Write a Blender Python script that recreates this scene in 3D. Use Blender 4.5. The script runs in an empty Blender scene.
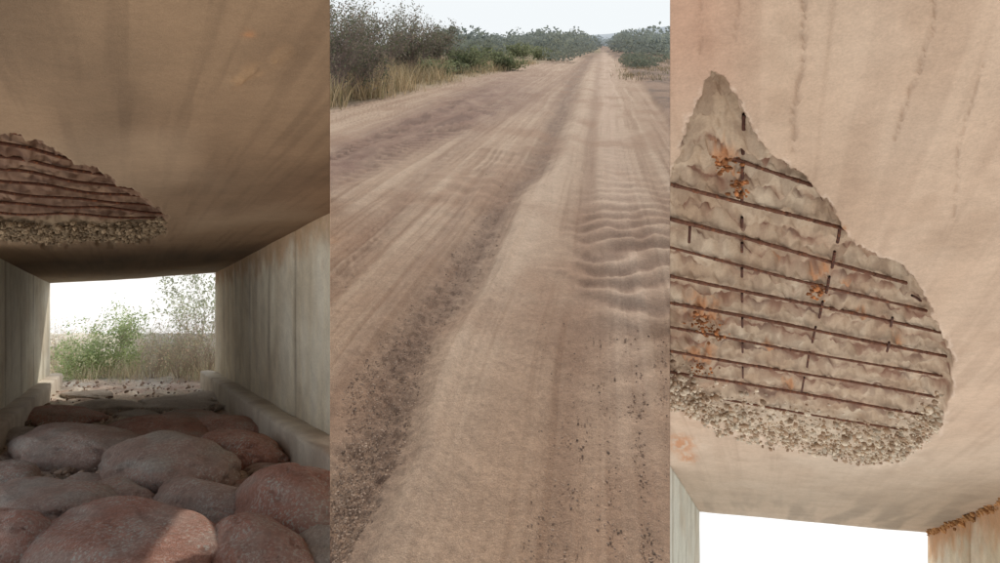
import bpy, bmesh, math, random
import numpy as np
from mathutils import Vector
rng=np.random.default_rng(7); random.seed(7)
F=600.0; CZ=1.6; HY=45.0
sc=bpy.context.scene

# ---------------------------------------------------------------- helpers
def lin(c):
    c=np.asarray(c,float)/255.0
    return np.where(c<=0.04045,c/12.92,((c+0.055)/1.055)**2.4)
_tab={}
def vnoise(x,y,seed=0):
    if seed not in _tab: _tab[seed]=np.random.default_rng(1000+seed).random((256,256))
    T=_tab[seed]
    xi=np.floor(x).astype(int); yi=np.floor(y).astype(int)
    fx=x-xi; fy=y-yi; fx=fx*fx*(3-2*fx); fy=fy*fy*(3-2*fy)
    a=T[xi&255,yi&255]; b=T[(xi+1)&255,yi&255]; c=T[xi&255,(yi+1)&255]; d=T[(xi+1)&255,(yi+1)&255]
    return (a*(1-fx)+b*fx)*(1-fy)+(c*(1-fx)+d*fx)*fy
def fbm(x,y,seed=0,o=4,g=0.5,rot=True):
    s=0;a=1;n=0
    for i in range(o):
        t=(.5+.9*i) if rot else 0
        c_,s_=math.cos(t),math.sin(t)
        xr=x*c_-y*s_; yr=x*s_+y*c_
        s=s+a*vnoise(xr*2**i+17.3*i,yr*2**i+5.1*i,seed+i); n+=a; a*=g
    return s/n
def ss(a,b,x):
    t=np.clip((x-a)/(b-a),0,1); return t*t*(3-2*t)
def mixc(c,t,d):
    return c*(1-t[...,None])+np.asarray(d)*t[...,None]
def sdf(px,py,poly):
    d=np.full(px.shape,1e9); ins=np.zeros(px.shape,bool); n=len(poly)
    for i in range(n):
        ax,ay=poly[i]; bx,by=poly[(i+1)%n]
        ex,ey=bx-ax,by-ay; wx,wy=px-ax,py-ay
        t=np.clip((wx*ex+wy*ey)/(ex*ex+ey*ey),0,1)
        d=np.minimum(d,np.hypot(wx-t*ex,wy-t*ey))
        c=((ay>py)!=(by>py))
        xx=ax+(py-ay)*ex/(ey if ey!=0 else 1e-9)
        ins^= c&(px<xx)
    return np.where(ins,d,-d)   # positive inside

def material(name,bumps=((60,0.3),),rough=0.9,dist=0.01,vary=((30,0.25),),transl=0,metal=0,speck=None,spec=.2):
    m=bpy.data.materials.new(name); m.use_nodes=True
    nt=m.node_tree; N=nt.nodes; Lk=nt.links
    bs=N['Principled BSDF']; bs.inputs['Roughness'].default_value=rough; bs.inputs['Metallic'].default_value=metal
    bs.inputs['Specular IOR Level'].default_value=spec
    at=N.new('ShaderNodeAttribute'); at.attribute_name='Col'
    tc=N.new('ShaderNodeTexCoord'); col=at.outputs['Color']
    def noise(sca,det=4,ro=.65):
        n=N.new('ShaderNodeTexNoise'); n.inputs['Scale'].default_value=sca; n.inputs['Detail'].default_value=det; n.inputs['Roughness'].default_value=ro
        Lk.new(tc.outputs['Object'],n.inputs['Vector']); return n.outputs['Fac']
    def rmap(v,a,b,c,d):
        mr=N.new('ShaderNodeMapRange'); mr.inputs['From Min'].default_value=a; mr.inputs['From Max'].default_value=b
        mr.inputs['To Min'].default_value=c; mr.inputs['To Max'].default_value=d; Lk.new(v,mr.inputs['Value']); return mr.outputs['Result']
    for sca,amt in vary:
        f=rmap(noise(sca,5),.3,.7,1-amt,1+amt)
        vm=N.new('ShaderNodeVectorMath'); vm.operation='SCALE'
        Lk.new(col,vm.inputs[0]); Lk.new(f,vm.inputs['Scale']); col=vm.outputs['Vector']
    for sp in (speck or []):
        sca,lo,hi,sc_col,mxf=sp[:5]
        f=rmap(noise(sca,4,.7),lo,hi,0,mxf)
        if len(sp)>5:      # patchy mask
            g=rmap(noise(sp[5],3),.40,.60,.12,1)
            mu=N.new('ShaderNodeMath'); mu.operation='MULTIPLY'; Lk.new(f,mu.inputs[0]); Lk.new(g,mu.inputs[1]); f=mu.outputs[0]
        mx=N.new('ShaderNodeMix'); mx.data_type='RGBA'
        Lk.new(f,mx.inputs['Factor']); Lk.new(col,mx.inputs['A']); mx.inputs['B'].default_value=(*sc_col,1)
        col=mx.outputs['Result']
    Lk.new(col,bs.inputs['Base Color'])
    prev=None
    for sca,st in bumps:
        b=N.new('ShaderNodeBump'); b.inputs['Strength'].default_value=st; b.inputs['Distance'].default_value=dist
        Lk.new(noise(sca,6,.6),b.inputs['Height'])
        if prev: Lk.new(prev,b.inputs['Normal'])
        prev=b.outputs['Normal']
    if prev: Lk.new(prev,bs.inputs['Normal'])
    if transl>0:
        tr=N.new('ShaderNodeBsdfTranslucent'); Lk.new(col,tr.inputs['Color'])
        mx=N.new('ShaderNodeMixShader'); mx.inputs[0].default_value=transl
        Lk.new(bs.outputs[0],mx.inputs[1]); Lk.new(tr.outputs[0],mx.inputs[2])
        Lk.new(mx.outputs[0],N['Material Output'].inputs['Surface'])
    return m

def mk(name,V,Fc,col,mat,parent=None,smooth=True,cut=None):
    me=bpy.data.meshes.new(name)
    V=np.asarray(V,float)
    me.from_pydata(V.tolist(),[],Fc if isinstance(Fc,list) else Fc.tolist())
    ca=me.color_attributes.new('Col','FLOAT_COLOR','POINT')
    c=np.ones((len(V),4)); c[:,:3]=col
    ca.data.foreach_set('color',c.ravel())
    if cut is not None:
        for co,no in cut:
            bm=bmesh.new(); bm.from_mesh(me)
            bmesh.ops.bisect_plane(bm,geom=bm.verts[:]+bm.edges[:]+bm.faces[:],plane_co=co,plane_no=no,clear_outer=True)
            bm.to_mesh(me); bm.free()
    me.materials.append(mat)
    if smooth: me.polygons.foreach_set('use_smooth',[True]*len(me.polygons))
    me.update()
    ob=bpy.data.objects.new(name,me); sc.collection.objects.link(ob)
    if parent: ob.parent=parent
    return ob
def empty(name):
    e=bpy.data.objects.new(name,None); sc.collection.objects.link(e); return e
def gridfaces(nr,nc):
    i=np.arange(nr*nc).reshape(nr,nc)
    return np.stack([i[:-1,:-1],i[:-1,1:],i[1:,1:],i[1:,:-1]],-1).reshape(-1,4)
def sheet(name,P,C,mat,parent=None,thick=None,cut=None):
    nr,nc=P.shape[:2]
    V=P.reshape(-1,3); Fc=gridfaces(nr,nc).tolist(); C=C.reshape(-1,3)
    if thick is not None:
        i=np.arange(nr*nc).reshape(nr,nc)
        loop=np.concatenate([i[0,:],i[1:,-1],i[-1,-2::-1],i[-2:0:-1,0]])
        n=len(V); m=len(loop)
        V=np.vstack([V,V[loop]+np.asarray(thick)]); C=np.vstack([C,C[loop]])
        for k in range(m):
            Fc.append([int(loop[k]),int(n+k),int(n+(k+1)%m),int(loop[(k+1)%m])])
        Fc.append([n+k for k in range(m)])
    return mk(name,V,Fc,C,mat,parent,True,cut)

def frame(vx,vy):
    kx=(vx-500)/F; kz=-(vy-HY)/F
    def W(s,Y,h):
        s,Y,h=np.broadcast_arrays(np.asarray(s,float),np.asarray(Y,float),np.asarray(h,float))
        return np.stack([kx*Y+s,Y,CZ+kz*Y+h],-1)
    return W
CUTL=[((0,0,CZ),Vector((F,170,0)).normalized())]
CUTR=[((0,0,CZ),Vector((-F,170,0)).normalized())]

def ico(sub):
    bm=bmesh.new(); bmesh.ops.create_icosphere(bm,subdivisions=sub,radius=1)
    v=np.array([x.co[:] for x in bm.verts]); f=np.array([[q.index for q in p.verts] for p in bm.faces]); bm.free(); return v,f
def stones(name,pts,rad,cols,mat,sq=0.7,parent=None,cut=None,sub=1,smooth=False):
    v,f=ico(sub); n=len(pts); k=len(v)
    sc3=rad[:,None]*np.stack([rng.uniform(.7,1.3,n),rng.uniform(.7,1.3,n),sq*rng.uniform(.7,1.3,n)],-1)
    jit=rng.uniform(.75,1.2,(n,k,1))
    a=rng.uniform(0,6.28,n); ca,sa=np.cos(a)[:,None],np.sin(a)[:,None]
    P=v[None]*jit*sc3[:,None,:]
    X=P[...,0]*ca-P[...,1]*sa; Y=P[...,0]*sa+P[...,1]*ca
    P=np.stack([X,Y,P[...,2]],-1)+pts[:,None,:]
    Fc=(f[None]+(np.arange(n)*k)[:,None,None]).reshape(-1,3)
    C=np.repeat(cols,k,0)
    return mk(name,P.reshape(-1,3),Fc,C,mat,parent,smooth,cut)

def tubes(segs,sides=4):
    V=[];Fc=[]
    for p0,p1,r0,r1 in segs:
        p0=np.array(p0);p1=np.array(p1);d=p1-p0;d/=np.linalg.norm(d)+1e-9
        u=np.cross(d,[0.3,0.2,1.0] if abs(d[2])<.9 else [1,0,0]);u/=np.linalg.norm(u);w=np.cross(d,u)
        b=len(V)
        for p,r in((p0,r0),(p1,r1)):
            for k in range(sides):
                t=6.2832*k/sides; V.append(p+r*(math.cos(t)*u+math.sin(t)*w))
        for k in range(sides):
            Fc.append([b+k,b+(k+1)%sides,b+sides+(k+1)%sides,b+sides+k])
    return np.array(V),Fc

def leafquads(c,size,cols,aspect=.5,up=0.0):
    n=len(c)
    a=rng.normal(size=(n,3)); a[:,2]+=up; a/=np.linalg.norm(a,axis=1)[:,None]
    b=np.cross(a,rng.normal(size=(n,3))); b/=np.linalg.norm(b,axis=1)[:,None]+1e-9
    s=size*rng.uniform(.6,1.4,n)[:,None]
    a=a*s; b=b*s*aspect
    V=np.stack([c-a,c+b*.9-a*.1,c+a,c-b*.9-a*.1],1).reshape(-1,3)
    Fc=np.arange(4*n).reshape(-1,4)
    return V,Fc,np.repeat(cols,4,0)

def bush(name,base,H,R,nstem,nleaf,leaf,lcols,bcol,seed=1,lv=4,spread=.9,lmat=None,bmat=None,leafstart=.25,rad=.02,clump=.12):
    r=random.Random(seed); segs=[]; tips=[]
    base=np.array(base,float)
    def grow(p,d,L,ra,l):
        n=3
        for i in range(n):
            d=d+np.array([r.gauss(0,.14),r.gauss(0,.14),r.gauss(0.02,.1)]); d/=np.linalg.norm(d)
            q=p+d*L/n; segs.append((p,q,ra,ra*.8)); p=q; ra*=.8
            if l<=2: tips.append(p)
            if l>0 and (i>0 or l<lv):
                for k in range(r.choice([1,2])):
                    e=d+np.array([r.gauss(0,.55),r.gauss(0,.55),r.gauss(.05,.35)]); e/=np.linalg.norm(e)
                    grow(p,e,L*r.uniform(.5,.72),ra*.6,l-1)
    for s in range(nstem):
        a=r.uniform(0,6.28); k=r.uniform(0.1,1)*spread
        d=np.array([math.cos(a)*k,math.sin(a)*k,1.0]); d/=np.linalg.norm(d)
        grow(base+np.array([math.cos(a)*.1*R,math.sin(a)*.1*R,0]),d,H*r.uniform(.35,.55),rad,lv-1)
    P=np.array([t for t in tips])
    top=P[:,2].max()-base[2]; f=H/max(top,1e-3)
    hr=np.percentile(np.hypot(P[:,0]-base[0],P[:,1]-base[1]),95); g=R/hr
    S=np.array([g,g,f])
    segs=[(base+(a-base)*S,base+(b-base)*S,c,d) for a,b,c,d in segs]
    P=base+(P-base)*S
    P=P[P[:,2]>base[2]+leafstart*H*rng.uniform(.3,1.2,len(P))]
    e=empty(name)
    V,Fc=tubes(segs,3)
    V[:,2]=np.maximum(V[:,2],base[2]-.05)
    bc=np.tile(bcol,(len(V),1))*rng.uniform(.7,1.3,(len(V),1))
    mk('branches',V,Fc,bc,bmat,e)
    if nleaf:
        c=P[rng.integers(0,len(P),nleaf)]+rng.normal(0,clump,(nleaf,3))
        c[:,2]=np.maximum(c[:,2],base[2]+.02)
        lc=lcols[rng.integers(0,len(lcols),nleaf)]
        tone=(.6+.8*fbm(c[:,0]*2.5+40,c[:,2]*2.5+c[:,1],31,2))[:,None]
        V,Fc,C=leafquads(c,leaf,lc*tone*rng.uniform(.75,1.25,(nleaf,1)))
        mk('foliage',V,Fc,C,lmat,e,False)
    return e

def grass(name,pts,hgt,cols,mat,blades=14,spread=.12,wid=.006,lean=.35):
    n=len(pts)*blades
    b=np.repeat(pts,blades,0)+np.concatenate([rng.normal(0,spread,(n,2)),np.zeros((n,1))],1)
    h=np.repeat(hgt,blades)*rng.uniform(.5,1.15,n)
    d=rng.normal(0,lean,(n,2))
    a=rng.uniform(0,6.28,n); w=np.stack([np.cos(a),np.sin(a),0*a],-1)*wid
    mid=b+np.stack([d[:,0]*h*.4,d[:,1]*h*.4,h*.6],-1)
    tip=b+np.stack([d[:,0]*h,d[:,1]*h,h],-1)
    V=np.stack([b-w,b+w,mid+w*.8,mid-w*.8,tip],1).reshape(-1,3)
    k=np.arange(n)*5
    Fc=np.stack([k,k+1,k+2,k+3],-1).tolist()+np.stack([k+3,k+2,k+4],-1).tolist()
    C=np.repeat(cols[rng.integers(0,len(cols),n)]*rng.uniform(.6,1.3,(n,1)),5,0)
    return mk(name,V,Fc,C,mat,None,False)

# ---------------------------------------------------------------- materials
m_ground=material('ground_soil',bumps=((28,.3),(110,.6),(380,.5)),dist=.012,vary=((7,.10),(45,.14),(260,.25)),rough=.95,speck=[(170,.60,.66,tuple(lin((110,88,76))),.45),(140,.60,.67,tuple(lin((222,198,178))),.5)])
m_conc=material('concrete_soffit',bumps=((14,.25),(60,.35),(260,.5)),dist=.008,vary=((3,.08),(25,.07),(140,.10)),rough=.9)
m_wall=material('concrete_wall',bumps=((12,.3),(100,.3)),dist=.006,vary=((5,.12),(50,.10)),rough=.85)
m_rust=material('rusted_steel',bumps=((150,.8),),dist=.008,vary=((60,.4),),rough=.85,speck=[(50,.54,.64,tuple(lin((160,100,66))),.6)])
m_rock=material('boulder_rock',bumps=((6,.5),(40,.6),(160,.8)),dist=.025,vary=((3,.15),(30,.15)),rough=.95,spec=.08,
   speck=[(2.5,.50,.70,tuple(lin((216,200,188))),.5),(60,.52,.57,tuple(lin((246,242,232))),.9,3.0),(34,.60,.70,tuple(lin((140,110,100))),.4)])
m_floor=material('culvert_bed',bumps=((15,.6),(90,.6)),dist=.03,vary=((5,.25),(40,.25)),rough=.95)
m_stone=material('gravel_stone',bumps=((200,.4),),dist=.004,vary=((80,.2),),rough=.9)
m_crust=material('crumbled_mortar',bumps=((200,.6),),dist=.004,vary=((120,.3),),rough=.95)
m_leaf=material('leaf',bumps=(),vary=(),rough=.7,transl=.4)
m_leafd=material('far_foliage',bumps=(),vary=(),rough=.9,transl=.3)
m_bark=material('bark',bumps=(),vary=(),rough=.9)
m_grass=material('dry_grass',bumps=(),vary=(),rough=.9,transl=.3)
m_hill=material('hill_scrub_hazed',bumps=(),vary=((.02,.08),),rough=1)

# ---------------------------------------------------------------- ROAD (middle)
q=np.concatenate([0.35*1.07**np.arange(0,54)]); q=q[q<12]
rows=np.concatenate([q,np.arange(q[-1]+.8,60,.9),np.arange(60,560,1.25),np.arange(560,900,12)])
cols=np.linspace(330,670,272)
PX,Q=np.meshgrid(cols,rows[::-1]); PY=Q+HY
Y=F*CZ/Q; X=(PX-500)/F*Y
Lat=X-Y*(100/F)
rut_y=[50,60,80,110,140,165,195,230,280,345,420,500,560,950]
rut_x=[599,588,573,562,552,534,508,486,456,414,376,345,325,200]
rx=np.interp(PY,rut_y,rut_x)
pw=Q/500.
wob=(fbm(Y*1.1,Lat*1.5,3,3)-.5)*60*pw**.8
dl=(PX-rx+wob)
dark1=np.exp(-np.abs(dl/(5+42*pw))**2.2)
berm1=np.exp(-((dl-(10+62*pw))/(4+16*pw))**2)+.7*np.exp(-((dl+(9+55*pw))/(4+16*pw))**2)
lx=np.interp(PY,rut_y,[602,598,592,584,574,562,548,530,505,470,440,410,392,280])
light1=np.exp(-((PX-lx+wob*.5)/(4+60*pw))**2)
tx=np.interp(PY,[60,80,100,130,170,230,300,400,560],[586,560,530,480,430,372,320,250,150])
track3=np.exp(-((PX-tx+wob*.7)/(4+32*pw))**2)
tx5=np.interp(PY,[60,80,100,130,170,230,300,400,560],[592,574,556,525,488,440,395,330,240])
track5=np.exp(-((PX-tx5+wob*.9)/(3+14*pw))**2)*ss(.35,.6,fbm(Y*.8,Lat*.5,35,2))
rx2=np.interp(PY,[50,120,200,300,450,560,950],[604,609,618,628,648,662,700])
track2=np.exp(-((PX-rx2+wob*.4)/(5+62*pw))**2)
tx4=np.interp(PY,[50,120,200,300,450,560,950],[600,594,588,580,566,556,520])
track4=np.exp(-((PX-tx4+wob*.5)/(3+20*pw))**2)
wash=ss(560,600,PX+40*(fbm(X*4,Y*3,7,2)-.5)*2)*ss(170,235,PY)*(1-ss(300,350,PY))*(.35+.9*fbm(X*3,Y*2,8,2))
wash2=.5*ss(575,612,PX)*ss(110,170,PY)*(1-ss(300,520,PY))
wash3=.45*np.exp(-((PX-(tx+ 60))/50)**2)*ss(120,150,PY)*(1-ss(190,260,PY))
ledge=np.interp(PX,[330,440,540,590],[112,86,64,53])
offroad=ss(0,1,(ledge-PY)/(3+.08*Q)+.8*(fbm(PX*.06,PY*.1,12,3)-.5)+.2)*(PX<600)
redge=np.interp(PX,[603,625,650,670],[52,68,96,132])
offr=ss(0,1,(redge-PY)/(4+.1*Q)+.9*(fbm(X*.8,Y*.3,13,3)-.5)+.2)*(PX>600)
sc_=ledge+24+.18*np.clip(500-PX,0,999)
shoul=np.exp(-(np.clip(np.abs(PY-sc_)-8,0,99)/14)**2)*ss(585,470,PX)
h=np.zeros_like(X)
h+=-.036*dark1-.014*track2+.014*light1+.030*berm1-.022*track3-.016*track4-.018*track5
wx_=(Y+.10*np.sin(X*4)+.5*(fbm(X*2.6,Y*1.3,21,3)-.5)+X*.06)
wv=np.sin(2*np.pi*wx_/.32)
h+=.022*wash*wv+.010*wash2*np.sin(2*np.pi*wx_/.35)+.018*wash3*np.sin(2*np.pi*(wx_+X*.3)/.5)
h+=.06*(fbm(X*1.2,Y*.8,4,3)-.5)
nearm=ss(16,4,Y)
h+=.024*(fbm(X*9,Y*7,5,3)-.5)*(.4+1.3*dark1+.8*shoul+.8*track3)*nearm
h+=.014*(fbm(X*36,Y*30,6,2)-.5)*nearm*(.4+1.2*dark1+.6*track3)
streak=fbm(Lat*8+(fbm(X*.7,Y*.4,9,2))*1.5,Y*.10,30,4,rot=False)
streak2=fbm(Lat*30+(fbm(X,Y*.7,19,2))*2,Y*.25,33,3,rot=False)
h+=.034*(streak-.5)+.016*(streak2-.5)*ss(9,4,Y)
h+=.16*shoul*(fbm(X*2.2,Y*1.0,14,4)-.35)+.15*offroad*fbm(X*.8,Y*.5,15,3)+.14*offr*fbm(X*1.5,Y*.8,16,3)
tread=shoul*ss(.45,.6,vnoise(Lat*2.6,Y*.15,50))
tb=(np.sin(2*np.pi*Y/.22+X*7)>0)*ss(30,8,Y)
h+=-.025*tread*tb
C=np.zeros(X.shape+(3,)); C[:]=lin((180,152,128))
C=mixc(C,ss(.4,.72,streak)*.6,lin((206,181,156)))
C=mixc(C,ss(.52,.28,streak2)*.55*ss(.3,.6,fbm(X*1.3,Y*.7,39,3)),lin((146,117,94)))
C=mixc(C,np.clip(light1*.6,0,1),lin((206,181,157)))
C=mixc(C,np.clip(track2*.55,0,1),lin((206,179,157)))
gr=fbm(X*14,Y*10,40,3)
C=mixc(C,np.clip(dark1*(.35+.8*gr),0,1)*.85,lin((122,99,84)))
C=mixc(C,np.clip(track3*(.3+.8*gr),0,1)*.65,lin((140,110,90)))
C=mixc(C,np.clip(track4+track5,0,1)*.45,lin((146,117,97)))
C=mixc(C,ss(.48,.72,fbm(X*1.5,Y*.9,41,4))*.45,lin((158,124,100)))
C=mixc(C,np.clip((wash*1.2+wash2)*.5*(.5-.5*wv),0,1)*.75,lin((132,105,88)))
C=mixc(C,np.clip(shoul*(.45+.7*fbm(X*4,Y*2,42,3)),0,1)*.95,lin((134,104,90)))
C=mixc(C,tread*tb*.5,lin((104,80,70)))
C=mixc(C,ss(170,30,PX-330)*ss(300,480,PY)*.5*(.2+gr),lin((138,116,100)))
C=mixc(C,ss(560,670,PX)*ss(330,420,PY)*.4*(.2+gr),lin((148,126,108)))
C=mixc(C,offroad,lin((150,132,102)))
C=mixc(C,offr*.9,mixc(np.zeros(X.shape+(3,))+lin((150,122,102)),ss(.4,.65,fbm(X*1.2,Y*.5,43,4)),lin((112,92,78))))
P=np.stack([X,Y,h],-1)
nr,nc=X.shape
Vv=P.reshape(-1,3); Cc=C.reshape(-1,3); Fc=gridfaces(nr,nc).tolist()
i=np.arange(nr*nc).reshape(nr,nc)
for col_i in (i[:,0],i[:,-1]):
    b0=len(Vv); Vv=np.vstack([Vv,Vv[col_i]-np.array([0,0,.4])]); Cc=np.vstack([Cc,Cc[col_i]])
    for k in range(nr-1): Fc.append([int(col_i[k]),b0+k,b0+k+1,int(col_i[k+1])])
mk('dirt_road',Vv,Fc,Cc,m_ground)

def gpt(px,py,z=0): 
    Yg=F*CZ/(np.asarray(py,float)-HY); return np.stack([(np.asarray(px,float)-500)/F*Yg,Yg,0*Yg+z],-1)
n=9000
t=rng.uniform(0,1,n)**.6; gy=110+t*470
gx=np.interp(gy,rut_y,rut_x)+rng.normal(0,1,n)*(6+36*(gy-45)/500)
k=rng.random(n)<.3; gx=np.where(k,rng.uniform(335,665,n),gx)
k2=(rng.random(n)<.22); gy=np.where(k2,rng.uniform(330,580,n),gy); gx=np.where(k2,670-np.abs(rng.normal(0,45,n)),gx)
k3=(rng.random(n)<.2); gy=np.where(k3,rng.uniform(330,580,n),gy); gx=np.where(k3,330+np.abs(rng.normal(0,50,n)),gx)
ok=(gx>333)&(gx<667); gx,gy=gx[ok],gy[ok]; p=gpt(gx,gy,-.010)
p[:,2]+=.06*(fbm(p[:,0]*1.2,p[:,1]*.8,4,3)-.5)
rr=(.0010+.0030*rng.random(len(p))**2.5)*(1+.14*p[:,1])
cc=lin((164,142,124))*rng.uniform(.5,1.3,(len(p),1))
stones('gravel',p,rr,cc,m_stone,.7)

# distant hills
xs=np.linspace(-500,900,140); hh=10+52*ss(60,520,xs)+14*(fbm(xs*.006,xs*0,60,3)-.5)*2
hh=hh*ss(-480,100,xs)
V=np.concatenate([np.stack([xs,0*xs+1900,hh*0-3],-1),np.stack([xs,0*xs+2050,hh],-1),np.stack([xs,0*xs+2400,hh*0-3],-1)])
mk('hill',V,gridfaces(3,140),lin((205,213,218))*.85,m_hill)  # distance haze put into the pale blue-grey hill colour

# distant tree line
cs=[];sz=[];cl=[]
def clump(x,y,H,R,n,haze):
    c=rng.normal(0,1,(n,3)); c/=np.linalg.norm(c,axis=1)[:,None]; c*=rng.uniform(.3,1,(n,1))**.4
    c=c*np.array([R,R,H*.5])+np.array([x,y,H*.5])
    lobes=.75+.5*vnoise(c[:,0]*2/R+x,c[:,2]*3/H,70); c[:,2]*=lobes
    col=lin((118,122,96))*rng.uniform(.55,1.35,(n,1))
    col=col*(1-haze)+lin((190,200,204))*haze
    cs.append(c);cl.append(col);sz.append(np.full(n,R*.085))
for k in range(240):
    Yd=rng.uniform(45,480); side=rng.random()
    if side<.62: px=rng.uniform(445,592-400/Yd)
    else: px=rng.uniform(612+500/Yd,680)
    Hh=rng.uniform(2.0,4.0)*(1 if Yd>80 else .55)*(1+Yd/500)
    if side>=.62 and Yd<75: continue
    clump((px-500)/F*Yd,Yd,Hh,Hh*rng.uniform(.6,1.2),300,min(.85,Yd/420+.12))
for k in range(22):
    Yd=rng.uniform(40,75); px=rng.uniform(628,676); clump((px-500)/F*Yd,Yd,rng.uniform(.5,1.1),rng.uniform(.5,1.0),220,.15)
for k in range(60):
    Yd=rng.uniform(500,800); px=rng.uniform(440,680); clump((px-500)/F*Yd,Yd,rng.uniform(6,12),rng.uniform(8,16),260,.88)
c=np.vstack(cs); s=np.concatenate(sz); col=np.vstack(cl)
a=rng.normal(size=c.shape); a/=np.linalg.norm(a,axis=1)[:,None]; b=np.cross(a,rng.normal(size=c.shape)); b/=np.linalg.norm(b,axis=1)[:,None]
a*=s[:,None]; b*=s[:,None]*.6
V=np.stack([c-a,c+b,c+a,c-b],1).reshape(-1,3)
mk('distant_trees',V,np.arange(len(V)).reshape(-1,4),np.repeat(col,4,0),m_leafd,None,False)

# roadside shrubs
LC=np.array([lin((112,114,94)),lin((130,120,106)),lin((104,108,84)),lin((136,124,112))])
BC=lin((138,120,116))
def at(px,Yd): return np.array([(px-500)/F*Yd,Yd,0.0])
for j,(px,Yd,Hh,R,nl) in enumerate([(336,17,3.1,1.1,3000),(372,21,3.4,1.5,3200),(408,27,3.5,1.4,3000),(350,26,4.4,1.8,3600),(432,35,3.6,1.5,3200),(398,38,4.4,2.3,3400),(446,46,3.4,1.8,2600),(325,21,4.1,1.5,2400),(386,30,4.2,1.8,3000),(362,18,2.2,1.0,2000)]):
    bush('shrub',at(px,Yd),Hh,R,8,nl,.026+.0010*Yd,LC,BC,seed=j+3,lv=5 if Yd<30 else 4,spread=.85,lmat=m_leaf,bmat=m_bark,rad=.022,clump=.08,leafstart=.12)
for j,(px,Yd,Hh,R,nl) in enumerate([(470,34,1.5,1.6,3000),(503,38,1.25,1.1,2600),(440,28,.9,1.0,1800),(545,62,1.4,1.6,1500),(486,50,1.6,1.8,2200),(525,70,2.0,2.2,2200)]):
    bush('green_shrub',at(px,Yd),Hh,R,9,nl,.045+.001*Yd,np.array([lin((124,132,98)),lin((142,144,112))]),BC,seed=j+40,lv=3,spread=1.5,lmat=m_leaf,bmat=m_bark,rad=.02,clump=.15,leafstart=.0)
gp=[];gh=[]
while len(gp)<2500:
    px=rng.uniform(322,560); Yd=rng.uniform(13.5,55); py=HY+F*CZ/Yd
    lim=np.interp(px,[320,440,540,590],[112,86,64,53])-1
    if py<lim and rng.random()<(1.05-(px-320)/300) and vnoise(np.array(px*.05),np.array(Yd*.3),77)>.3: gp.append(at(px,Yd)); gh.append(rng.uniform(.25,.9)*(1.15 if px<440 else .7))
grass('dry_grass',np.array(gp),np.array(gh),np.array([lin((200,178,144)),lin((180,156,122)),lin((208,190,158)),lin((150,140,106))]),m_grass,16,.22,.010)
gp=[at(rng.uniform(622,672),rng.uniform(26,90)) for _ in range(260)]
grass('dry_grass',np.array(gp),rng.uniform(.1,.35,260),np.array([lin((160,140,114)),lin((134,126,96))]),m_grass,12,.4,.015)

# ---------------------------------------------------------------- CULVERT (left, whole passage)
Lw=frame(125,320); A,B=.756,.0633; D=10.9
cv=empty('culvert')
def ceilgrid(vx,vy,A,B,D,x0,x1,y0,step):
    px=np.arange(x0,x1+.01,(x1-x0)/round((x1-x0)/step))
    edge=vy-(F*A/D)-B*(px-vx)
    t=np.linspace(0,1,int((vy-60-y0)/step))
    PX=np.tile(px,(len(t),1)); PY=y0+(edge[None]-y0)*t[:,None]
    a=PX-vx; b=vy-PY; Y=F*A/(b-B*a); s=a*Y/F
    return PX,PY,s,Y
PX,PY,s,Y=ceilgrid(125,320,A,B,D,-40,330,-50,1.3)
polyL=[(-80,118),(0,135),(38,143),(66,158),(96,170),(128,188),(150,203),(166,217),(168,236),(140,245),(95,243),(50,247),(0,243),(-80,240)]
nz=(fbm(PX*.10,PY*.16,80,5)-.5)
sd=sdf(PX,PY,polyL)+nz*18
inn=ss(-1,3,sd)
bars=[(143,.24),(157,.21),(170,.17),(182,.14),(193,.11),(204,.08),(214,.05),(223,.03)]
dd=np.array([PY+6-(y0+m*PX)+5*nz for y0,m in bars]); db=np.min(np.abs(dd),0)
rgh=fbm(s*16,Y*9,88,4)-.5; rg2=fbm(s*5,Y*3.5,188,4)-.5
grad=.3+.7*ss(0,12,sd)
gm=ss(.3,.55,fbm(PX*.05,PY*.12,189,3))
h=A+B*s + inn*(.070+.014*gm*np.exp(-(db/2.2)**2)+.03*nz+.06*rgh+.065*rg2)*grad +(1-inn)*(.018*(fbm(s*1.6,Y*1.0,81,4)-.5))
h+=-.05*np.exp(-((Y-9.5)/1.3)**2)*np.exp(-((s-.1)/1.1)**2)
bl_=(1-inn)*np.exp(-((PX-262+nz*50)/30)**2)*np.exp(-((PY-66+ (PX-262)*.5)/9)**2)
h-=bl_*.012*ss(.4,.7,fbm(s*30,Y*20,89,2))
C=np.zeros(PX.shape+(3,)); C[:]=lin((152,125,98))
st=fbm(s*3,Y*.8,82,4); st2=fbm(s*22,Y*1.2,86,3,rot=False)
C=mixc(C,ss(.4,.75,st)*.5,lin((124,99,77)))
C=mixc(C,ss(.45,.75,st2)*.35,lin((112,90,70)))
C=mixc(C,ss(.5,.8,fbm(s*1.2,Y*.8,83,3))*.5,lin((178,152,124)))
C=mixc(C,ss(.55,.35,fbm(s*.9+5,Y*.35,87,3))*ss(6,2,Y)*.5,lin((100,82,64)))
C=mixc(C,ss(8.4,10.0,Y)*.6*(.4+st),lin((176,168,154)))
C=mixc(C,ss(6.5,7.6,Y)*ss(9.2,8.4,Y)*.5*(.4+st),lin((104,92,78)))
C=mixc(C,bl_*.45*ss(.4,.7,fbm(s*20,Y*12,89,2)),lin((184,146,106)))
C=mixc(C,np.exp(-(((PX-248+nz*8)/6)**2+((PY-34+nz*8)/4)**2))*.6,lin((190,132,88)))
C=mixc(C,inn,lin((124,94,74)))
C=mixc(C,inn*ss(.5,.7,fbm(s*8,Y*6,85,3))*.5,lin((156,126,100)))
C=mixc(C,inn*np.exp(-(db/2.2)**2)*.6*gm,lin((78,52,42)))
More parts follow.
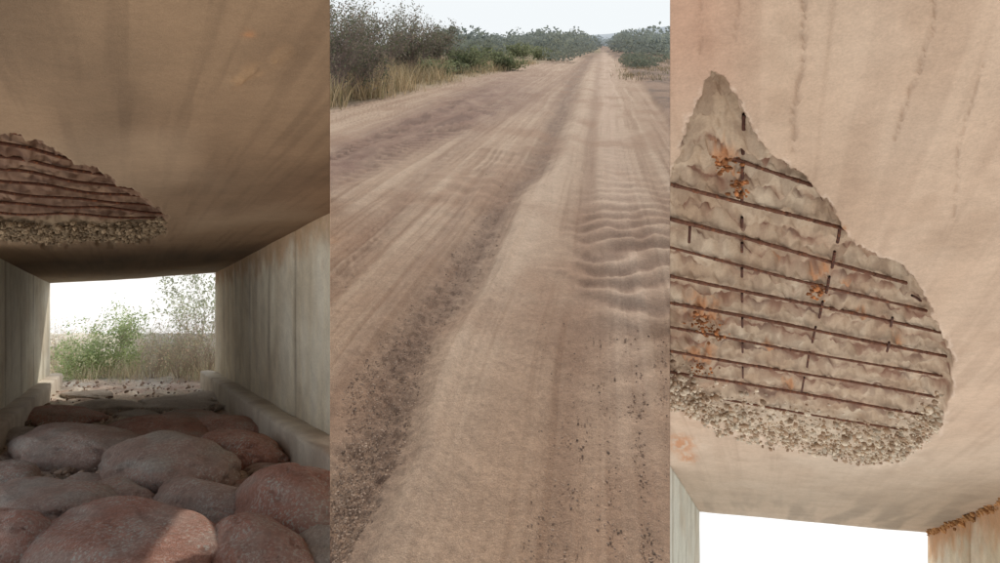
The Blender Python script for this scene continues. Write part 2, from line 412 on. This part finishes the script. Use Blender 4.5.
C=mixc(C,inn*ss(222,232,PY),lin((156,134,108)))
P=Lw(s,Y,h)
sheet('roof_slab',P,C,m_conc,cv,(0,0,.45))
def onceil(W,vx,vy,A,B,px,py):
    a=px-vx; b=vy-py; Y=F*A/(b-B*a); s=a*Y/F; return s,Y,A+B*s
segs=[]
for kb,(y0,m) in enumerate(bars):
    pts=[]
    for px in np.arange(-40,175,6):
        py=y0+m*px-4+.6*math.sin(px*.05+kb)
        if sdf(np.array([float(px)]),np.array([float(py)]),polyL)[0]>1:
            s_,Y_,h_=onceil(Lw,125,320,A,B,px,py); pts.append(Lw(s_,Y_,h_+.046+.006*math.sin(px*.07+y0)))
    for a_,b_ in zip(pts[:-1],pts[1:]): segs.append((a_,b_,.009,.009))
V,Fc=tubes(segs,6); mk('reinforcing_bars',V,Fc,lin((90,58,44)),m_rust,cv)
n=1900
px=rng.uniform(-40,166,n); py=np.interp(px,[-70,0,50,95,140,168],[240,241,245,242,243,232])-rng.uniform(0,14,n)
s_,Y_,h_=onceil(Lw,125,320,A,B,px,py)
stones('crumbled_mortar',Lw(s_,Y_,h_+rng.uniform(-.01,.06,n)),rng.uniform(.005,.024,n),lin((152,130,104))*rng.uniform(.5,1.2,(n,1)),m_crust,.9,cv)

def wall(W,name,S,Y0,Y1,h0,h1f,out,mat,base,parent,cut,seed,top=None,seam=1.05):
    nY,nh=300,120
    Yv=np.linspace(Y0,Y1,nY); t=np.linspace(0,1,nh)
    YY,T=np.meshgrid(Yv,t); hh=h0+(h1f-h0)*T
    sg=np.sign(out)
    se=np.abs(((YY/seam)%1)-.5)*seam
    groove=np.exp(-(se/.012)**2)
    ss_=S+sg*(.010*groove)+.012*(fbm(YY*2,hh*2,seed,3)-.5)
    C=np.zeros(YY.shape+(3,)); C[:]=base
    v=fbm(YY*6,hh*.9,seed+3,4,rot=False); v2=fbm(YY*1.5,hh*1.5,seed+13,4)
    C=mixc(C,ss(.5,.75,v)*.3,lin((170,156,136)))
    C=mixc(C,ss(.55,.3,v)*.3,lin((236,232,220)))
    C=mixc(C,ss(.45,.75,v2)*.4,lin((188,170,144)))
    C=mixc(C,np.exp(-(se/.06)**2)*ss(.35,.7,fbm(YY*3,hh*1.2,seed+23,3))*.45,lin((146,130,110)))
    panel=vnoise(np.floor(YY/seam+.5)*3.7,0*hh,seed+9)
    C*=(.93+.14*panel)[...,None]
    C=mixc(C,groove*.45,lin((112,100,86)))
    if top is not None:
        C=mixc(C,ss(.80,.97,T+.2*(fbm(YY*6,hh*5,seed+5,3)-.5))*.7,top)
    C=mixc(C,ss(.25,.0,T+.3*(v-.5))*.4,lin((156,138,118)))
    return sheet(name,W(ss_,YY,hh),C,mat,parent,(out,0,0),cut)
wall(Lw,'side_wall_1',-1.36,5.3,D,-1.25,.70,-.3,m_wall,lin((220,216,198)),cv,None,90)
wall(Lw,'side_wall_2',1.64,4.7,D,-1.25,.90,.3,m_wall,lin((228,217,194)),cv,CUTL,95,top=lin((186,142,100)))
def ledge_(name,s0,s1,Y0,Y1,top,bot,cut):
    Yv=np.linspace(Y0,Y1,140)
    prof=[(s0,top),(s0+(s1-s0)*.5,top+.005),(s0+(s1-s0)*.94,top),(s1,top-.03),(s1,(top+bot)/2),(s1,bot)]
    S=np.array([p_[0] for p_ in prof]); Hh=np.array([p_[1] for p_ in prof])
    YY,SS=np.meshgrid(Yv,S,indexing='ij'); _,HH=np.meshgrid(Yv,Hh,indexing='ij')
    nzz=fbm(YY*3,SS*9+HH*6,98,4)-.5
    C=np.zeros(YY.shape+(3,)); C[:]=lin((212,202,186)); C=mixc(C,ss(-.1,.25,nzz)*.6,lin((170,152,136)))
    sheet(name,Lw(SS+.03*nzz,YY,HH+.03*nzz),C,m_wall,cv,None,cut)
ledge_('footing_1',-1.36,-1.14,5.0,11.0,-.98,-1.5,None)
ledge_('footing_2',1.64,1.38,4.0,11.0,-.93,-1.5,CUTL)

# stream bed
PXg=np.linspace(-70,330,240); PYe=np.concatenate([np.linspace(343,640,230),np.linspace(660,1100,12)]); PX,PY=np.meshgrid(PXg,PYe)
Y=F*1.24/(PY-320); s=(PX-125)*Y/F
h=-1.22+.12*(fbm(s*1.6,Y*1.2,100,4)-.5)+.10*(fbm(s*7,Y*5,104,3)-.5)
h+=ss(13,24,Y)*.5
C=np.zeros(PX.shape+(3,)); C[:]=lin((206,188,170)); C=mixc(C,ss(.4,.7,fbm(s*2,Y*1.5,105,4)),lin((222,212,196)))
C=mixc(C,ss(.55,.7,fbm(s*4,Y*3,109,3))*.5*ss(13,11,Y),lin((186,148,132)))
C=mixc(C,ss(12,16,Y),lin((236,230,214)))
sheet('stream_bed',Lw(s,Y,h),C,m_floor)

# boulders
v6,f6=ico(5)
def boulder(pcx,pcy,rx,ry,col,seed,flat=1.0,gre=.4):
    r_=random.Random(seed*7+1)
    Yc=F*1.24/((pcy+.25*ry)-320); Yc=max(Yc,2.0)
    hc=-(pcy-320)*Yc/F; rs=rx*Yc/F*1.22; rh=ry*Yc/F*1.0; rd=max(rs*1.0,rh*1.3)
    v=v6.copy()
    for k in range(5):
        d=np.array([r_.gauss(0,1),r_.gauss(0,1),r_.gauss(.4,.8)]); d/=np.linalg.norm(d)
        lim=r_.uniform(.70,.9); pr=v@d; ex=np.clip(pr-lim,0,None)
        v=v-(ex*.6)[:,None]*d
    n1=(fbm(v6[:,0]*1.2+seed*3.1,v6[:,2]*1.2+v6[:,1]*1.1,110+seed%7,2)-.5)
    n2=(fbm(v6[:,0]*5+seed,v6[:,2]*5+v6[:,1]*4,114,4)-.5)
    cr_=np.abs(fbm(v6[:,0]*1.5+seed*2.3,v6[:,1]*1.5+v6[:,2]*1.2,119,2)-.5)
    v=v*(1.06+.38*n1+.07*n2-.05*ss(.035,.0,cr_))[:,None]
    S=(pcx-125)*Yc/F+v[:,0]*rs; YY=Yc+v[:,1]*rd; H=hc+v[:,2]*rh*flat
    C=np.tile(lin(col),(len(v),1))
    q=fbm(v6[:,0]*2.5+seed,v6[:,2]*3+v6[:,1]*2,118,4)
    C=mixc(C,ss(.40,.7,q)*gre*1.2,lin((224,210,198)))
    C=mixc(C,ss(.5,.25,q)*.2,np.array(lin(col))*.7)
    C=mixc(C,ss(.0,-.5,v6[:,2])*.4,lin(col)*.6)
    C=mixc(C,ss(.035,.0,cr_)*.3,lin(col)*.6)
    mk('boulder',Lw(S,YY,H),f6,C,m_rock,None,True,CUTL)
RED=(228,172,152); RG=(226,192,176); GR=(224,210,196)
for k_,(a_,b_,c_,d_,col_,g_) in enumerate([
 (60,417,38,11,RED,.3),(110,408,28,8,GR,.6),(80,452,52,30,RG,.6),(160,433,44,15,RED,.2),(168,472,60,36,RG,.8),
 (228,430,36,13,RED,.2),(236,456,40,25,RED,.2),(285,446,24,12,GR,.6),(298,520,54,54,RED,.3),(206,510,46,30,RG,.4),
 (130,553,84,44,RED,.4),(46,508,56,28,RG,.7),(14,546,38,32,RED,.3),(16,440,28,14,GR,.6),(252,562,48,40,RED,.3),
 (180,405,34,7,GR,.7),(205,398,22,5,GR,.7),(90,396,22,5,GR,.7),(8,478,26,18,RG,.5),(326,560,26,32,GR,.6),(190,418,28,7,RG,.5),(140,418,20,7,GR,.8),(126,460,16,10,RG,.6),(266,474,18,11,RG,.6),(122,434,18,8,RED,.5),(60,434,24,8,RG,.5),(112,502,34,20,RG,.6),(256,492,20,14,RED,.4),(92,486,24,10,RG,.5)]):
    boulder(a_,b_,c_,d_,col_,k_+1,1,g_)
n=1300
px=rng.uniform(-10,326,n); py=385+175*rng.uniform(0,1,n)**1.5; Yq=F*1.24/(py-320)
stones('pebbles',Lw((px-125)*Yq/F,Yq,np.full(n,-1.18)),rng.uniform(.008,.045,n)*rng.uniform(.4,1,n),lin((190,168,150))*rng.uniform(.4,1.2,(n,1)),m_stone,.7,None,CUTL)

# vegetation outside the mouth; overexposed haze is put into its pale colours
GL=np.array([lin((186,202,150)),lin((166,188,130)),lin((208,216,174))])
TW=lin((206,188,172))
def lat(px,Yd): return Lw((px-125)*Yd/F,Yd,-1.2)
bush('green_bush',lat(110,13.2),1.4,.85,10,4600,.03,GL,TW,seed=70,lv=4,spread=1.2,lmat=m_leaf,bmat=m_bark,rad=.012,clump=.07,leafstart=.1)
bush('green_bush',lat(82,12.4),.85,.5,8,1800,.03,GL,TW,seed=71,lv=3,spread=1.2,lmat=m_leaf,bmat=m_bark,rad=.01,clump=.07,leafstart=.1)
bush('tree',lat(198,17),3.4,1.5,4,2600,.045,np.array([lin((216,220,198)),lin((204,212,182))]),TW,seed=72,lv=4,spread=.6,lmat=m_leaf,bmat=m_bark,rad=.022,clump=.1,leafstart=.1)
for j,(px,Yd,Hh,R) in enumerate([(150,12.6,.9,.7),(180,12.2,1.0,.6),(205,12.5,1.5,.6),(165,14,1.3,.9),(60,13.5,.8,.6),(192,13.4,1.8,.8),(140,16,1.3,1.0),(175,18,2.0,1.3),(70,18,1.2,1.2),(215,15,2.2,.9),(52,16,1.0,.9),(120,20,1.4,1.4)]):
    bush('dry_bush',lat(px,Yd),Hh,R,12,700,.024,np.array([lin((220,202,178)),lin((208,198,172)),lin((202,206,172))]),TW*.9,seed=80+j,lv=4,spread=1.3,lmat=m_leaf,bmat=m_bark,rad=.009,clump=.07,leafstart=.0)
gp=[lat(rng.uniform(45,230),rng.uniform(11.8,19)) for _ in range(600)]
grass('dry_grass',np.array(gp),rng.uniform(.12,.45,600),np.array([lin((230,218,192)),lin((212,196,168)),lin((210,212,178))]),m_grass,12,.12,.005)

# ---------------------------------------------------------------- CULVERT (right, damaged soffit)
Rw=frame(757,602); A,B,D=1.2,-.0925,8.5
cr=empty('culvert')
PX,PY,s,Y=ceilgrid(757,602,A,B,D,670,1060,-70,1.15)
polyR=[(640,150),(668,180),(684,135),(700,90),(711,72),(722,76),(733,94),(742,112),(757,142),(776,158),(800,170),(815,188),(833,210),(848,236),(872,252),(905,268),(922,292),(934,318),(944,340),(951,362),(953,386),(946,408),(938,430),(920,444),(905,462),(870,463),(835,455),(790,446),(750,436),(712,424),(690,414),(660,402),(640,398)]
nz=(fbm(PX*.07,PY*.07,120,5)-.5); nf=fbm(PX*.25,PY*.33,125,4)-.5
sd=sdf(PX,PY,polyR)+nz*10+nf*7
inn=ss(-.5,2.5,sd)
barsR=[((728,168),(815,196)),((680,196),(850,240)),((672,228),(910,290)),((672,256),(930,318)),((672,282),(945,338)),((672,308),(948,360)),((672,332),(945,380)),((672,354),(942,400)),((672,374),(938,418)),((672,392),(925,434))]
bl=[(a_[1]-(b_[1]-a_[1])/(b_[0]-a_[0])*a_[0],(b_[1]-a_[1])/(b_[0]-a_[0])) for a_,b_ in barsR]
off=2.0+6*nz
dd=np.array([PY-(c0+m*PX)+off for c0,m in bl]); db=np.min(np.abs(dd),0)
groove=np.exp(-(db/3.0)**2)*ss(.28,.5,fbm(PX*.05,PY*.1,127,3))
dpos=np.where(dd>0,dd,99); dn=np.min(dpos,0)
led=ss(15,3,dn)*ss(0,2.5,dn)
rg=fbm(s*30,Y*24,126,4)-.5; lump=fbm(s*12,Y*9,130,4)-.5
ch=np.abs(fbm(s*16+3,Y*11,133,3)-.5)*2
crz=inn*ss(30,12,sd)*ss(395,425,PY)
dep=.080+.014*groove+.022*led*ss(.35,.6,fbm(PX*.06,PY*.12,128,3))+.05*nz+.055*lump+.042*rg-.035*(ch-.3)
dep=np.where(PY<190,dep-.02,dep)
grade=.6+.4*ss(0,22,sd)
h=A+B*s+inn*dep*grade*(1-.35*crz)+(1-inn)*(.016*(fbm(s*2.5,Y*2,131,4)-.5)+.003*lump)
h-=.03*crz*(fbm(s*20,Y*16,190,3)-.35)
def drip(pts,w,amp,seed):
    xs_=np.interp(PY,[p_[1] for p_ in pts],[p_[0] for p_ in pts])
    m=np.exp(-((PX-xs_+nz*9)/w)**2)*ss(pts[0][1]-3,pts[0][1]+3,PY)*ss(pts[-1][1]+6,pts[-1][1]-6,PY)
    return m*ss(.3,.6,fbm(PX*.2,PY*.2,seed,3))
dr=drip([(806,-70),(803,60),(796,100),(795,150)],3.5,1,140)+drip([(941,-70),(932,30),(912,90),(896,140)],3,1,141)*.8+drip([(742,-70),(738,40)],2.5,1,142)*.5+drip([(985,60),(960,140),(955,220)],2,1,143)*.5+drip([(702,-70),(703,60)],2,1,191)*.5
dr*=(1-inn)
h-=.012*dr
h-=(1-inn)*.012*ss(-10,-2,sd)*(nf+.3)*.6
board=(1-inn)*(np.exp(-(((s*3.1+.04*np.sin(Y*2))%1-.5)/.02)**2))*ss(.4,.6,fbm(s*3,Y*1.5,192,3))
h-=.002*board
C=np.zeros(PX.shape+(3,)); C[:]=lin((204,177,153))
st=fbm(s*4,Y*.8,144,4)
C=mixc(C,ss(.45,.75,st)*.4,lin((184,153,128)))
C=mixc(C,ss(.45,.75,fbm(s*24,Y*1.5,149,3,rot=False))*.35,lin((174,146,124)))
C=mixc(C,ss(.5,.8,fbm(s*1.5,Y*1.5,145,4))*.5,lin((220,198,176)))
C=mixc(C,ss(.55,.75,fbm(s*6,Y*5,193,4))*.3,lin((170,140,116)))
C=mixc(C,board*.3,lin((166,138,116)))
C=mixc(C,ss(790,690,PX)*ss(190,30,PY)*.5,lin((186,138,114)))
C=mixc(C,ss(410,500,PY)*.6,lin((178,163,144)))
C=mixc(C,ss(480,520,PY)*ss(.4,.7,fbm(s*6,Y*1,146,3))*.6,lin((146,132,116)))
C=mixc(C,dr*.5,lin((156,128,108)))
C=mixc(C,(1-inn)*np.exp(-((sd+2)/2.0)**2)*.4*ss(.4,.6,fbm(PX*.1,PY*.1,148,2)),lin((230,208,188)))
C=mixc(C,inn,lin((192,168,143)))
C=mixc(C,inn*ss(.45,.75,fbm(s*12,Y*10,150,4))*.5,lin((218,200,176)))
C=mixc(C,inn*ss(.5,.75,fbm(s*7,Y*9,155,4))*.55,lin((168,138,112)))
C=mixc(C,inn*ss(.06,-.12,rg)*.4,lin((128,102,84)))
C=mixc(C,inn*groove*.8,lin((96,62,50)))
C=mixc(C,inn*np.exp(-(db/6)**2)*.3*ss(.35,.6,fbm(PX*.05,PY*.08,194,3)),lin((150,100,76)))
C=mixc(C,crz*.6,lin((220,202,180)))
for ox,oy,r_ in [(724,170,15),(738,196,8),(700,324,18),(712,336,11),(817,294,8),(846,300,5),(690,368,10),(776,280,5),(842,228,6),(826,288,6),(704,367,12),(770,362,6),(896,357,5),(860,330,5),(790,400,6),(682,444,14),(688,458,8)]:
    mk_=np.exp(-(((PX-ox+nf*10)/r_)**2+((PY-oy+nf*8)/(r_*.62))**2)**1.5)*ss(.3,.55,fbm(PX*.3,PY*.3,157,3))
    C=mixc(C,np.clip(mk_*.85,0,1),lin((188,130,88))); h-=mk_*inn*.02*(.5+fbm(PX*.4,PY*.4,158,2))
sheet('roof_slab',Rw(s,Y,h),C,m_conc,cr,(0,0,.45))
def onR(px,py): return onceil(Rw,757,602,1.2,-.0925,px,py)
segs=[]
for kb,((x0,y0),(x1,y1)) in enumerate(barsR):
    xs_=np.arange(670 if x0<=690 else x0,x1,4.0); pts=[]
    for px in xs_:
        py=y0+(y1-y0)*(px-x0)/(x1-x0)
        if sdf(np.array([px]),np.array([py]),polyR)[0]<-2: continue
        s_,Y_,h_=onR(px,py+8)
        pts.append(Rw(s_,Y_,h_+.056+.003*math.sin(px*.022+kb*2)))
    for a_,b_ in zip(pts[:-1],pts[1:]): 
        rr_=.0062+.0012*((kb*7)%3)/2+random.uniform(-.0012,.0014); segs.append((a_,b_,rr_,rr_))
V,Fc=tubes(segs,6); mk('reinforcing_bars',V,Fc,lin((112,76,60)),m_rust,cr,True,CUTR)
segs=[]
for line in [[(744,128),(742,200),(742,290),(743,390)],[(840,236),(828,290),(812,345),(800,400)],[(893,316),(889,345),(884,372)],[(912,300),(925,312)],[(690,235),(688,262)]]:
    ys=np.arange(line[0][1],line[-1][1],4.0); pts=[]
    for py in ys:
        px=np.interp(py,[p_[1] for p_ in line],[p_[0] for p_ in line])
        s_,Y_,h_=onR(px,py+8); pts.append(Rw(s_,Y_,h_+.052+.008*math.sin(py*.25)))
    for kk,(a_,b_) in enumerate(zip(pts[:-1],pts[1:])):
        if ((kk+int(line[0][0]))%6)<3: segs.append((a_,b_,.005,.005))
V,Fc=tubes(segs,6); mk('stirrup_bars',V,Fc,lin((84,54,44)),m_rust,cr,True,CUTR)
n=4200
px=rng.uniform(660,940,n); wv_=8*(fbm(px*.03,px*0,180,3)-.5)*2
py=np.interp(px,[660,690,712,750,790,835,870,905,940],[402,414,424,436,446,455,463,460,428])+wv_-np.abs(rng.normal(0,1,n))*14+3
s_,Y_,h_=onR(px,py)
cc=np.where(rng.random((n,1))<.6,lin((222,204,180)),lin((184,156,130)))*rng.uniform(.6,1.1,(n,1))
stones('crumbled_mortar',Rw(s_,Y_,h_+rng.uniform(-.02,.07,n)),rng.uniform(.005,.024,n)*rng.uniform(.3,1,n),cc,m_crust,.9,cr,CUTR,sub=1,smooth=True)
n=330; ctr=np.array([(724,178),(724,178),(738,206),(700,334),(714,344),(817,304),(700,378),(684,444),(688,454)]); j=rng.integers(0,len(ctr),n)
px=ctr[j,0]+rng.normal(0,6,n); py=ctr[j,1]+rng.normal(0,3.5,n); s_,Y_,h_=onR(px,py)
stones('rust_scale',Rw(s_,Y_,h_+rng.uniform(.03,.07,n)),rng.uniform(.003,.010,n),lin((188,126,82))*rng.uniform(.3,1.2,(n,1)),m_crust,.8,cr,CUTR)
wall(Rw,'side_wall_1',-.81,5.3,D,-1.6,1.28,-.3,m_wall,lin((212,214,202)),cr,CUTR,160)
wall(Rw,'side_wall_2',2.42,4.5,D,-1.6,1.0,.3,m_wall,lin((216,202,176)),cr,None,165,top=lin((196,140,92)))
n=240
px=rng.uniform(925,1010,n); Yq=rng.uniform(5.6,8.4,n)
stones('termite_mud',Rw(2.40+rng.normal(0,.03,n),Yq,.97+rng.normal(0,.03,n)),rng.uniform(.01,.04,n),lin((196,148,102))*rng.uniform(.5,1.1,(n,1)),m_crust,.8,cr)

# ---------------------------------------------------------------- world, sun, camera
w=bpy.data.worlds.new("World"); sc.world=w; w.use_nodes=True
nt=w.node_tree; N=nt.nodes; Lk=nt.links; N.clear()
EL,AZ=math.radians(32),math.radians(10)
sky=N.new('ShaderNodeTexSky'); sky.sky_type='NISHITA'; sky.sun_disc=False; sky.sun_elevation=EL; sky.sun_rotation=AZ
sky.air_density=1.0; sky.dust_density=2.0; sky.ozone_density=1.0
b1=N.new('ShaderNodeBackground'); b1.inputs['Strength'].default_value=.12; Lk.new(sky.outputs[0],b1.inputs[0])
b2=N.new('ShaderNodeBackground'); b2.inputs['Color'].default_value=(.89,.93,.95,1); b2.inputs['Strength'].default_value=1.02
b3=N.new('ShaderNodeBackground'); b3.inputs['Color'].default_value=(1,.99,.97,1); b3.inputs['Strength'].default_value=1.15  # added white glow below the horizon: whitens culvert openings, lights ceilings from beneath
tc=N.new('ShaderNodeTexCoord'); sx=N.new('ShaderNodeSeparateXYZ'); Lk.new(tc.outputs['Generated'],sx.inputs[0])
mr=N.new('ShaderNodeMapRange'); mr.inputs['From Min'].default_value=1.0; mr.inputs['From Max'].default_value=.3; Lk.new(sx.outputs['Z'],mr.inputs['Value'])
mx=N.new('ShaderNodeMixShader'); Lk.new(mr.outputs[0],mx.inputs[0]); Lk.new(b1.outputs[0],mx.inputs[1]); Lk.new(b2.outputs[0],mx.inputs[2])
mr2=N.new('ShaderNodeMapRange'); mr2.inputs['From Min'].default_value=0; mr2.inputs['From Max'].default_value=-.08; Lk.new(sx.outputs['Z'],mr2.inputs['Value'])
mx2=N.new('ShaderNodeMixShader'); Lk.new(mr2.outputs[0],mx2.inputs[0]); Lk.new(mx.outputs[0],mx2.inputs[1]); Lk.new(b3.outputs[0],mx2.inputs[2])
out=N.new('ShaderNodeOutputWorld'); Lk.new(mx2.outputs[0],out.inputs[0])
sl=bpy.data.lights.new('sun','SUN'); sl.energy=2.5; sl.angle=math.radians(1.5); sl.color=(1,.94,.85)
so=bpy.data.objects.new('sun',sl); sc.collection.objects.link(so)
dv=Vector((math.sin(AZ)*math.cos(EL),math.cos(AZ)*math.cos(EL),math.sin(EL)))
so.rotation_euler=dv.to_track_quat('Z','Y').to_euler()
cd=bpy.data.cameras.new('camera'); cam=bpy.data.objects.new('camera',cd); sc.collection.objects.link(cam)
cd.sensor_width=36; cd.lens=36*F/1000; cd.shift_y=-(281.5-HY)/1000; cd.clip_start=.05; cd.clip_end=6000
cam.location=(0,0,CZ); cam.rotation_euler=(math.radians(90),0,0); sc.camera=cam
sc.view_settings.view_transform='Standard'; sc.view_settings.look='None'; sc.view_settings.exposure=0
